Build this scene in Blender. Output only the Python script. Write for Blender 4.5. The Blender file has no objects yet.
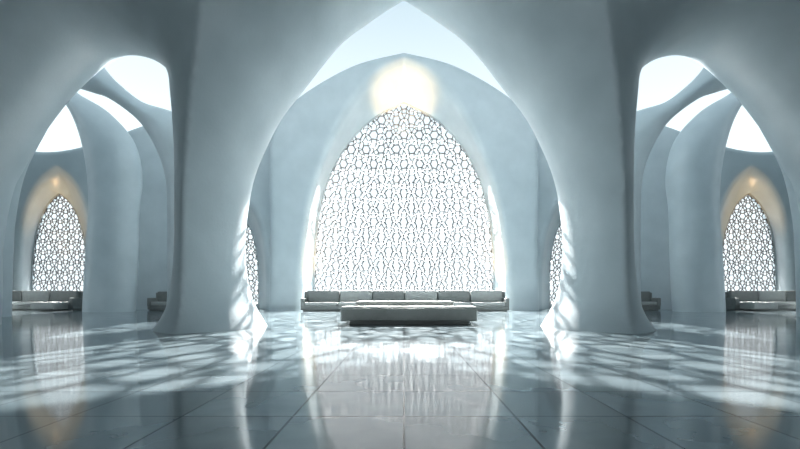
import bpy, bmesh, math, random
import numpy as np
from mathutils import Vector
random.seed(4)
F=444.0; HZ=293.0; H=1.0; CX=404.0
sc=bpy.context.scene
sc.view_settings.view_transform='Standard'
sc.view_settings.exposure=0.0

# ---------------------------------------------------------------- materials
def nodes(name):
    m=bpy.data.materials.new(name); m.use_nodes=True
    nt=m.node_tree; b=nt.nodes['Principled BSDF']
    return m,nt,b
def mat_plaster():
    m,nt,b=nodes('plaster')
    tc=nt.nodes.new('ShaderNodeTexCoord')
    n=nt.nodes.new('ShaderNodeTexNoise'); n.inputs['Scale'].default_value=0.9; n.inputs['Detail'].default_value=6
    r=nt.nodes.new('ShaderNodeValToRGB')
    r.color_ramp.elements[0].position=.3; r.color_ramp.elements[0].color=(.435,.505,.535,1)
    r.color_ramp.elements[1].position=.75; r.color_ramp.elements[1].color=(.515,.585,.615,1)
    nt.links.new(tc.outputs['Object'],n.inputs['Vector']); nt.links.new(n.outputs['Fac'],r.inputs['Fac'])
    nt.links.new(r.outputs['Color'],b.inputs['Base Color'])
    b.inputs['Roughness'].default_value=.36
    n2=nt.nodes.new('ShaderNodeTexNoise'); n2.inputs['Scale'].default_value=14; n2.inputs['Detail'].default_value=4
    bp=nt.nodes.new('ShaderNodeBump'); bp.inputs['Strength'].default_value=.06; bp.inputs['Distance'].default_value=.05
    nt.links.new(tc.outputs['Object'],n2.inputs['Vector']); nt.links.new(n2.outputs['Fac'],bp.inputs['Height'])
    nt.links.new(bp.outputs['Normal'],b.inputs['Normal'])
    return m
def mat_floor():
    m,nt,b=nodes('polished_tile')
    tc=nt.nodes.new('ShaderNodeTexCoord')
    br=nt.nodes.new('ShaderNodeTexBrick'); br.offset=0.0; br.squash=1.0
    br.inputs['Scale'].default_value=1.0
    br.inputs['Brick Width'].default_value=.9; br.inputs['Row Height'].default_value=.9
    br.inputs['Mortar Size'].default_value=.010; br.inputs['Mortar Smooth'].default_value=.1
    br.inputs['Color1'].default_value=(.12,.155,.17,1); br.inputs['Color2'].default_value=(.22,.27,.29,1)
    br.inputs['Mortar'].default_value=(.025,.035,.04,1)
    nt.links.new(tc.outputs['Object'],br.inputs['Vector'])
    n=nt.nodes.new('ShaderNodeTexNoise'); n.inputs['Scale'].default_value=1.2; n.inputs['Detail'].default_value=8
    nt.links.new(tc.outputs['Object'],n.inputs['Vector'])
    mx=nt.nodes.new('ShaderNodeMixRGB'); mx.blend_type='MULTIPLY'; mx.inputs['Fac'].default_value=.6
    r=nt.nodes.new('ShaderNodeValToRGB')
    r.color_ramp.elements[0].position=.3; r.color_ramp.elements[0].color=(.5,.53,.55,1)
    r.color_ramp.elements[1].position=.7; r.color_ramp.elements[1].color=(1.1,1.1,1.1,1)
    nt.links.new(n.outputs['Fac'],r.inputs['Fac'])
    nt.links.new(br.outputs['Color'],mx.inputs['Color1']); nt.links.new(r.outputs['Color'],mx.inputs['Color2'])
    nt.links.new(mx.outputs['Color'],b.inputs['Base Color'])
    mr=nt.nodes.new('ShaderNodeMapRange'); mr.inputs['From Min'].default_value=.3; mr.inputs['From Max'].default_value=.7
    mr.inputs['To Min'].default_value=.065; mr.inputs['To Max'].default_value=.115
    nt.links.new(n.outputs['Fac'],mr.inputs['Value'])
    nt.links.new(mr.outputs['Result'],b.inputs['Roughness'])
    sp=nt.nodes.new('ShaderNodeMath'); sp.operation='MULTIPLY_ADD'; sp.inputs[1].default_value=-.44; sp.inputs[2].default_value=.5
    nt.links.new(br.outputs['Fac'],sp.inputs[0]); nt.links.new(sp.outputs[0],b.inputs['Specular IOR Level'])
    b.inputs['IOR'].default_value=2.2
    return m
def mat_fabric(name,c):
    m,nt,b=nodes(name)
    tc=nt.nodes.new('ShaderNodeTexCoord')
    n=nt.nodes.new('ShaderNodeTexNoise'); n.inputs['Scale'].default_value=6; n.inputs['Detail'].default_value=5
    r=nt.nodes.new('ShaderNodeValToRGB')
    r.color_ramp.elements[0].color=(c[0]*.8,c[1]*.8,c[2]*.8,1); r.color_ramp.elements[1].color=(c[0]*1.15,c[1]*1.15,c[2]*1.15,1)
    nt.links.new(tc.outputs['Object'],n.inputs['Vector']); nt.links.new(n.outputs['Fac'],r.inputs['Fac'])
    nt.links.new(r.outputs['Color'],b.inputs['Base Color']); b.inputs['Roughness'].default_value=.7
    return m
PL=mat_plaster(); FL=mat_floor()
SOFA=mat_fabric('grey_upholstery',(.20,.21,.205)); SOFA2=mat_fabric('light_upholstery',(.34,.35,.34))
STONE=mat_fabric('dark_stone',(.22,.23,.22)); STONE.node_tree.nodes['Principled BSDF'].inputs['Roughness'].default_value=.4
LAT=mat_fabric('lattice_metal',(.09,.095,.10)); LAT.node_tree.nodes['Principled BSDF'].inputs['Roughness'].default_value=.5
FRM=mat_fabric('window_frame_plaster',(.42,.46,.48))

# ---------------------------------------------------------------- 2D helpers
def W(pts,Y): return [(dx*Y/F, H+(HZ-y)*Y/F) for dx,y in pts]
def cr(pts,n=8):
    p=[pts[0]]+list(pts)+[pts[-1]]; out=[]
    for i in range(1,len(p)-2):
        a,b,c,d=[np.array(q,float) for q in p[i-1:i+3]]
        for k in range(n):
            t=k/n
            out.append(tuple(.5*((2*b)+(-a+c)*t+(2*a-5*b+4*c-d)*t*t+(-a+3*b-3*c+d)*t**3)))
    out.append(tuple(pts[-1])); return out
def sd(poly,X,Z):
    d=np.full(X.shape,1e9); ins=np.zeros(X.shape,bool); n=len(poly)
    for i in range(n):
        ax,az=poly[i]; bx,bz=poly[(i+1)%n]
        ex,ez=bx-ax,bz-az; L=ex*ex+ez*ez
        if L<1e-12: continue
        t=np.clip(((X-ax)*ex+(Z-az)*ez)/L,0,1)
        d=np.minimum(d,(X-ax-t*ex)**2+(Z-az-t*ez)**2)
        if abs(ez)>1e-12:
            c=((az>Z)!=(bz>Z))&(X<ex*(Z-az)/ez+ax); ins^=c
    d=np.sqrt(d); return np.where(ins,d,-d)
def smin(a,b,k):
    h=np.clip(.5+.5*(b-a)/k,0,1); return b*(1-h)+a*h-k*h*(1-h)
def symm(edge):
    return edge+[(-x,z) for x,z in reversed(edge)]

# ---------------------------------------------------------------- surface nets
def surfnet(V,org,h):
    V=np.pad(V,1,constant_values=-.5); org=np.array(org)-h
    nx,ny,nz=V.shape; S=V>0
    acc=np.zeros((nx-1,ny-1,nz-1,3)); cnt=np.zeros((nx-1,ny-1,nz-1))
    offs=[(0,0),(0,1),(1,0),(1,1)]
    for ax in range(3):
        o=[i for i in range(3) if i!=ax]
        for a,b in offs:
            s0=[None]*3; s1=[None]*3
            for k,v in zip(o,(a,b)):
                sl=slice(v,V.shape[k]-1+v); s0[k]=sl; s1[k]=sl
            s0[ax]=slice(0,V.shape[ax]-1); s1[ax]=slice(1,V.shape[ax])
            v0=V[tuple(s0)]; v1=V[tuple(s1)]
            cm=(v0>0)!=(v1>0)
            den=np.where(cm,v0-v1,1.0); t=np.where(cm,v0/den,0)
            acc[...,ax]+=t
            acc[...,o[0]]+=cm*a; acc[...,o[1]]+=cm*b; cnt+=cm
    act=cnt>0; idx=np.full(act.shape,-1,int); idx[act]=np.arange(act.sum())
    ijk=np.argwhere(act); co=(ijk+acc[act]/cnt[act][:,None])*h+org
    quads=[]
    for ax in range(3):
        o=[(ax+1)%3,(ax+2)%3]
        s0=[slice(1,-1)]*3; s1=[slice(1,-1)]*3
        s0[ax]=slice(0,-1); s1[ax]=slice(1,None)
        A=S[tuple(s0)]; B=S[tuple(s1)]
        for flip in (0,1):
            e=np.argwhere((A&~B) if not flip else (~A&B))
            if len(e)==0: continue
            g=e.copy(); g[:,o[0]]+=1; g[:,o[1]]+=1
            def c(da,db):
                q=g.copy(); q[:,o[0]]-=da; q[:,o[1]]-=db
                return idx[q[:,0],q[:,1],q[:,2]]
            q=np.stack([c(1,1),c(0,1),c(0,0),c(1,0)],1)
            if flip: q=q[:,::-1]
            quads.append(q)
    return co,np.concatenate(quads)
def mkobj(name,co,q,mat,mirror=False):
    if mirror:
        c2=co.copy(); c2[:,0]*=-1; q=np.concatenate([q,q[:,::-1]+len(co)]); co=np.concatenate([co,c2])
    me=bpy.data.meshes.new(name)
    me.vertices.add(len(co)); me.vertices.foreach_set('co',co.astype(np.float32).ravel())
    me.loops.add(q.size); me.loops.foreach_set('vertex_index',q.astype(np.int32).ravel())
    me.polygons.add(len(q)); me.polygons.foreach_set('loop_start',np.arange(0,q.size,4,dtype=np.int32))
    me.update(calc_edges=True); me.validate()
    me.polygons.foreach_set('use_smooth',np.ones(len(me.polygons),bool)); me.materials.append(mat)
    ob=bpy.data.objects.new(name,me); sc.collection.objects.link(ob); return ob
def layer(name,f2,xr,yr,zr,h,Yc,D,R,Dr,front=None,flare=0,opened=None,mirror=False):
    xs=np.arange(xr[0],xr[1]+h/2,h); ys=np.arange(yr[0],yr[1]+h/2,h); zs=np.arange(zr[0],zr[1]+h/2,h)
    X,Z=np.meshgrid(xs,zs,indexing='ij')
    f=f2(X,Z)
    V=np.empty((len(xs),len(ys),len(zs)),np.float32)
    if opened: ow,ob_,y0,y1=opened; fw=ow(X,Z); fb=ob_(X,Z)
    for j,y in enumerate(ys):
        ff=f
        if opened:
            s=np.clip((y1-y)/(y1-y0),0,1); s=s**.75
            ff=np.minimum(f,fw*(1-s)+fb*s)
        Rr,Dd,Ds=(R,D,Dr)
        if front and y<Yc: Rr,Dd,Ds=front
        u=1-np.minimum(ff,Rr)/Rr
        fl=(1+flare*np.exp(-np.maximum(Z,0)/.35))
        v=np.maximum(0,abs(y-Yc)/fl-(Dd-Ds))/Ds
        V[:,j,:]=1-np.sqrt(u*u+v*v)
    co,q=surfnet(V,(xs[0],ys[0],zs[0]),h)
    return mkobj(name,co,q,PL,mirror)

# ---------------------------------------------------------------- front arcade (A)
YA=13.2
cA=symm(cr(W([(128,345),(134,333),(139,326),(147,312),(154,298),(159,275),(161,245),(159,215),(153,180),(142,150),(124,115),(101,85),(65,40),(32,14),(0,-7)],YA)))
sA=cr(W([(256,345),(248,333),(240,326),(230,312),(224,295),(220,260),(219,200),(220,150),(223,110),(226,88),(236,70),(256,56),(280,50),(300,53),(318,66),(335,82),(350,98),(375,132),(395,168),(404,185),(412,220),(416,260),(416,300),(422,345)],YA))
def fA(X,Z):
    Xa=np.abs(X); return smin(-sd(cA,X,Z),-sd(sA,Xa,Z),.03)
layer('wall_front_arcade',fA,(-16.5,16.5),(9.8,15.2),(-.2,11.6),.085,YA,1.4,1.6,1.4,front=(2.9,2.7,2.7),flare=.08)

# ---------------------------------------------------------------- side rib arches (B)
YB=18.5
oB=cr(W([(178,345),(178,260),(178,150),(190,132),(229,113),(260,103),(285,84),(300,68),(312,50),(330,35),(400,20),(520,15)],YB))+W([(520,360),(178,360)],YB)
sB=cr(W([(242,345),(236,312),(234,290),(234,220),(236,180),(246,150),(264,122),(294,99),(315,91),(332,86)],YB))+cr(W([(332,86),(345,98),(365,130),(385,170),(395,215),(398,260),(400,345)],YB))
layer('wall_aisle_arcade',lambda X,Z:smin(sd(oB,X,Z),-sd(sB,X,Z),.1),(6.5,21.6),(17,20),(-.2,13.2),.1,YB,.95,1.0,.95,mirror=True)

# ---------------------------------------------------------------- leaf arches (C)
YC=24.
oC=cr(W([(275,345),(270,300),(268,250),(267,210),(264,175),(272,140),(296,112),(325,94),(340,80),(360,60),(400,40),(520,40)],YC))+W([(520,360),(275,360)],YC)
sC=cr(W([(320,345),(317,290),(314,240),(312,200),(315,165),(322,135),(332,112),(345,95)],YC))+cr(W([(345,95),(365,110),(385,150),(395,200),(400,260),(402,345)],YC))
layer('wall_leaf_arcade',lambda X,Z:smin(sd(oC,X,Z),-sd(sC,X,Z),.1),(13.,28.),(22.5,25.5),(-.2,15),.11,YC,1.0,1.1,1.0,mirror=True)

# ---------------------------------------------------------------- central bay (D)
oD=symm(cr(W([(135,345),(133,250),(133,150),(125,122),(101,97),(50,68),(0,55)],26.)))
WIN=[(90,345),(90,290),(89,250),(85,215),(76,180),(57,145),(31,119),(0,103)]
YW=27.5
winD=symm(cr(W(WIN,YW)))
bayD=symm(cr(W([(103,345),(102,290),(98,240),(90,195),(72,145),(48,100),(22,75),(0,64)],25.8)))
layer('wall_window_bay',lambda X,Z:sd(oD,X,Z),(-8.2,8.2),(25.2,28.3),(-.2,15.6),.09,26.75,1.25,.35,.35,
      opened=(lambda X,Z:-sd(winD,X,Z),lambda X,Z:-sd(bayD,X,Z),25.6,27.4))

# ---------------------------------------------------------------- back wall (E)
def wshape(c,hw,top,Y,base=345):
    r=[(c+hw*dx/89, HZ-(HZ-y)*(HZ-top)/190 if y<HZ else y) for dx,y in WIN]
    l=[(2*c-a,b) for a,b in reversed(r)]
    return cr(W(r,Y))+cr(W(l,Y))[1:]
YE=28.6
wE=[wshape(170,25,208,YE),wshape(344,28,193,YE)]
bE=[wshape(170,33,190,27.2),wshape(344,37,171,27.2)]
oE=cr(W([(95,345),(95,135),(150,128),(200,120),(250,130),(300,148),(345,156),(400,150),(500,140)],28))+W([(500,360),(95,360)],28)
layer('wall_back',lambda X,Z:sd(oE,X,Z),(6.,31.),(26.8,29.3),(-.2,12.5),.11,28,1.1,.35,.35,
      opened=(lambda X,Z:np.minimum(-sd(wE[0],X,Z),-sd(wE[1],X,Z)),lambda X,Z:np.minimum(-sd(bE[0],X,Z),-sd(bE[1],X,Z)),27.,28.5),mirror=True)

# ---------------------------------------------------------------- boxes
def bm_box(bm,x0,x1,y0,y1,z0,z1,bev=0,seg=3):
    r=bmesh.ops.create_cube(bm,size=1); vs=r['verts']
    for v in vs:
        v.co=Vector(((x0+x1)/2+v.co.x*(x1-x0),(y0+y1)/2+v.co.y*(y1-y0),(z0+z1)/2+v.co.z*(z1-z0)))
    if bev:
        es=list({e for v in vs for e in v.link_edges})
        bmesh.ops.bevel(bm,geom=es,offset=bev,segments=seg,affect='EDGES',profile=.6)
def box(name,x0,x1,y0,y1,z0,z1,mat,bev=0,parent=None):
    bm=bmesh.new(); bm_box(bm,x0,x1,y0,y1,z0,z1,bev)
    me=bpy.data.meshes.new(name); bm.to_mesh(me); bm.free(); me.materials.append(mat)
    if bev:
        for p in me.polygons: p.use_smooth=True
    ob=bpy.data.objects.new(name,me); sc.collection.objects.link(ob)
    if parent: ob.parent=parent
    return ob
def empty(name,loc=(0,0,0)):
    e=bpy.data.objects.new(name,None); sc.collection.objects.link(e); return e
fl=box('floor',-36,36,-12,60,-.3,0,FL)
box('ceiling',-17,17,-10,12.6,11.4,11.7,PL)
box('wall_left',-17,-16.4,-10,13.2,0,11.5,PL)
box('wall_right',16.4,17,-10,13.2,0,11.5,PL)
box('wall_rear_left',-17,-5.5,-10.4,-10,0,11.7,PL)
box('wall_rear_right',5.5,17,-10.4,-10,0,11.7,PL)

# ---------------------------------------------------------------- lattice windows
def snap(poly,x,z):
    best=None
    for i in range(len(poly)):
        ax,az=poly[i]; bx,bz=poly[(i+1)%len(poly)]
        ex,ez=bx-ax,bz-az; L=ex*ex+ez*ez
        if L<1e-12: continue
        t=max(0,min(1,((x-ax)*ex+(z-az)*ez)/L)); px,pz=ax+t*ex,az+t*ez
        d=(px-x)**2+(pz-z)**2
        if best is None or d<best[0]: best=(d,px,pz)
    return best[1],best[2]
def window(name,poly,Y,cw,chh,th,seed,inner=True):
    rnd=random.Random(seed)
    par=empty(name)
    xs=[p[0] for p in poly]; zs=[p[1] for p in poly]
    x0,x1,z1=min(xs),max(xs),max(zs); z0=.25
    V={}
    def hv(i,j,k):
        key=(i,j,k)
        if key not in V:
            cx=(i+.5*(j&1))*cw; cz=j*chh*.75
            V[key]=(cx+rnd.uniform(-.05,.05)*cw,cz+(chh/2 if k==0 else -chh/2)+rnd.uniform(-.05,.05)*chh)
        return key
    def cellv(i,j):
        o=j&1
        return [(i,j,0),(i+o,j+1,1),(i+o,j-1,0),(i,j,1),(i+o-1,j-1,0),(i+o-1,j+1,1)]
    verts=[];vid={};faces=[]
    def node(a,b):
        if (a,b) not in vid:
            ta=.33
            A=V[a];B=V[b]; x=A[0]+(B[0]-A[0])*ta; z=A[1]+(B[1]-A[1])*ta
            vid[(a,b)]=len(verts); verts.append((x+xm,z))
        return vid[(a,b)]
    xm=(x0+x1)/2; ni=int((x1-x0)/cw/2)+2; nj=int(z1/(chh*.75))+2
    tri={}
    for j in range(-1,nj+1):
        for i in range(-ni,ni+1):
            c=cellv(i,j)
            for k in c: hv(*k)
            f=[]
            for n in range(6):
                a,b=c[n],c[(n+1)%6]
                f+= [node(a,b),node(b,a)]
                p=c[n-1]; tri.setdefault(a,set()).update([b,p])
            if inner:
                cx=sum(verts[k][0] for k in f)/12; cz=sum(verts[k][1] for k in f)/12
                ins=[]
                for n in range(6):
                    p,q=verts[f[2*n]],verts[f[2*n+1]]
                    mx_,mz_=(p[0]+q[0])/2,(p[1]+q[1])/2
                    ins.append(len(verts)); r_=.56+rnd.uniform(-.05,.05)
                    verts.append((cx+(mx_-cx)*r_,cz+(mz_-cz)*r_))
                faces.append(ins)
                for n in range(6):
                    faces.append([f[2*n],f[2*n+1],ins[n]])
                    faces.append([f[2*n+1],f[(2*n+2)%12],ins[(n+1)%6],ins[n]])
            else: faces.append(f)
    for a,s in tri.items():
        if len(s)==3: faces.append([node(a,b) for b in s])
    bm=bmesh.new()
    P=np.array(verts); d=sd(poly,P[:,0],P[:,1])
    bv={}
    for f in faces:
        cz=P[f,1].mean()
        if cz<z0 or max(d[k] for k in f)<=0.02: continue
        out=[]
        for k in f:
            if k not in bv:
                x,z=P[k]
                if d[k]<0: x,z=snap(poly,x,z)
                bv[k]=bm.verts.new((x,Y,max(z,z0)))
            out.append(bv[k])
        try: bm.faces.new(out)
        except Exception: pass
    bmesh.ops.remove_doubles(bm,verts=bm.verts,dist=.004)
    me=bpy.data.meshes.new('lattice_screen'); bm.to_mesh(me); bm.free(); me.materials.append(LAT)
    ob=bpy.data.objects.new('lattice_screen',me); sc.collection.objects.link(ob); ob.parent=par
    m=ob.modifiers.new('w','WIREFRAME'); m.thickness=th; m.use_even_offset=False; m.use_boundary=True
    cu=bpy.data.curves.new('frame','CURVE'); cu.dimensions='3D'; s=cu.splines.new('POLY')
    pts=[p for p in poly if p[1]>0.02]
    s.points.add(len(pts)-1)
    for q,p in zip(s.points,pts): q.co=(p[0],Y,p[1],1)
    cu.bevel_depth=.08; cu.materials.append(FRM)
    fo=bpy.data.objects.new('frame',cu); sc.collection.objects.link(fo); fo.parent=par
    box('sill',x0,x1,Y-.1,Y+.1,.0,z0+.05,FRM,0,par)
window('window_1',winD,YW,.94,1.2,.10,1)
for n,(p,sd_) in enumerate([(wE[0],5),(wE[1],6)]):
    window('window_%d'%(2+n*2),p,YE,.72,.88,.088,sd_)
    window('window_%d'%(3+n*2),[(-x,z) for x,z in reversed(p)],YE,.72,.88,.088,sd_+9)

# ---------------------------------------------------------------- furniture
def sofa(x0,x1,y0,y1,n,hb=1.12,chaise=None):
    e=empty('sofa')
    box('base',x0,x1,y0+.05,y1,.06,.30,SOFA,.03,e)
    box('plinth',x0+.08,x1-.08,y0+.15,y1-.05,0,.06,STONE,0,e)
    w=(x1-x0-.4)/n
    for i in range(n):
        a=x0+.2+i*w
        box('seat_%d'%(i+1),a+.01,a+w-.01,y0,y1-.35,.30,.50,SOFA2,.06,e)
        box('back_cushion_%d'%(i+1),a+.02,a+w-.02,y1-.5,y1-.22,.48,hb-.06,SOFA2 if i%2 else SOFA,.09,e)
    box('backrest',x0,x1,y1-.24,y1,.28,hb-.12,SOFA,.05,e)
    box('arm_1',x0,x0+.2,y0,y1,.25,.72,SOFA,.05,e); box('arm_2',x1-.2,x1,y0,y1,.25,.72,SOFA,.05,e)
    if chaise=='l': box('chaise',x0+.2,x0+1.5,y0-1.1,y0,.1,.5,SOFA2,.06,e)
    if chaise=='r': box('chaise',x1-1.5,x1-.2,y0-1.1,y0,.1,.5,SOFA2,.06,e)
    return e
sofa(-5.6,5.7,24.0,25.15,6,1.2)
for s in (-1,1):
    a,b=sorted((s*18.9,s*24.2)); sofa(a,b,25.3,26.45,3,1.2,'r' if s<0 else 'l')
    a,b=sorted((s*10.2,s*14.6)); sofa(a,b,25.2,26.35,3,1.15)
e=empty('platform_bench')
x0,x1=-1.98,2.28
box('plinth',x0+.25,x1-.25,14.1,15.9,0,.12,STONE,.01,e)
box('slab',x0,x1,13.8,16.2,.12,.52,STONE,.05,e)
box('upper_cushion',x0+.35,x1-.6,14.9,16.1,.52,.72,SOFA2,.06,e)
box('upper_cushion_2',x0+.02,x1-.02,13.85,14.85,.52,.57,SOFA2,.02,e)

# ---------------------------------------------------------------- lights
def spot(name,loc,tgt,P,ang,rad,col=(1,.98,.95),blend=.3):
    l=bpy.data.lights.new(name,'SPOT'); l.energy=P; l.spot_size=math.radians(ang); l.spot_blend=blend
    l.shadow_soft_size=rad; l.color=col
    o=bpy.data.objects.new(name,l); sc.collection.objects.link(o); o.location=loc
    o.rotation_euler=(Vector(tgt)-Vector(loc)).to_track_quat('-Z','Y').to_euler()
spot('sunbeam_light',(-2.2,43,20.9),(0,27.5,8.4),560000,44,.08)
spot('sunbeam_light',(2.2,43,20.9),(0,27.5,8.4),560000,44,.08)
for s in (-1,1):
    spot('sunbeam_light',(s*27,40,15),(s*22,28.6,3.5),260000,32,.1)
    spot('sunbeam_light',(s*14.5,40,11.5),(s*11.8,28.6,3.0),200000,26,.12)
WC=(1,.62,.28)
spot('bay_uplight',(0,25.7,8.5),(0,26.9,13.9),2100,62,.06,WC,1)
for s in (-1,1):
    spot('bay_uplight',(s*5.2,26.0,.4),(s*5.9,26.9,5),1500,60,.06,WC,1)
    spot('bay_uplight',(s*21.7,27.3,.6),(s*21.7,28,8),1500,50,.06,WC,1)

# ---------------------------------------------------------------- hazy sky: bright horizon, slightly bluer above
w=bpy.data.worlds.new('World'); sc.world=w; w.use_nodes=True
nt=w.node_tree; bg=nt.nodes['Background']
tc=nt.nodes.new('ShaderNodeTexCoord'); sx=nt.nodes.new('ShaderNodeSeparateXYZ'); rp=nt.nodes.new('ShaderNodeValToRGB')
nt.links.new(tc.outputs['Generated'],sx.inputs[0]); nt.links.new(sx.outputs['Z'],rp.inputs['Fac'])
rp.color_ramp.elements[0].position=.30; rp.color_ramp.elements[0].color=(.86,.96,1,1)
rp.color_ramp.elements[1].position=.58; rp.color_ramp.elements[1].color=(.50,.64,.72,1)
nt.links.new(rp.outputs['Color'],bg.inputs['Color']); bg.inputs['Strength'].default_value=1.28

cam=bpy.data.cameras.new('camera'); cam.sensor_width=36; cam.lens=F*36/800
cam.shift_y=(HZ-224.5)/800; cam.shift_x=(400-CX)/800*1.0
cam.clip_end=300
co=bpy.data.objects.new('camera',cam); sc.collection.objects.link(co); co.location=(0,0,H); co.rotation_euler=(math.pi/2,0,0)
sc.camera=co
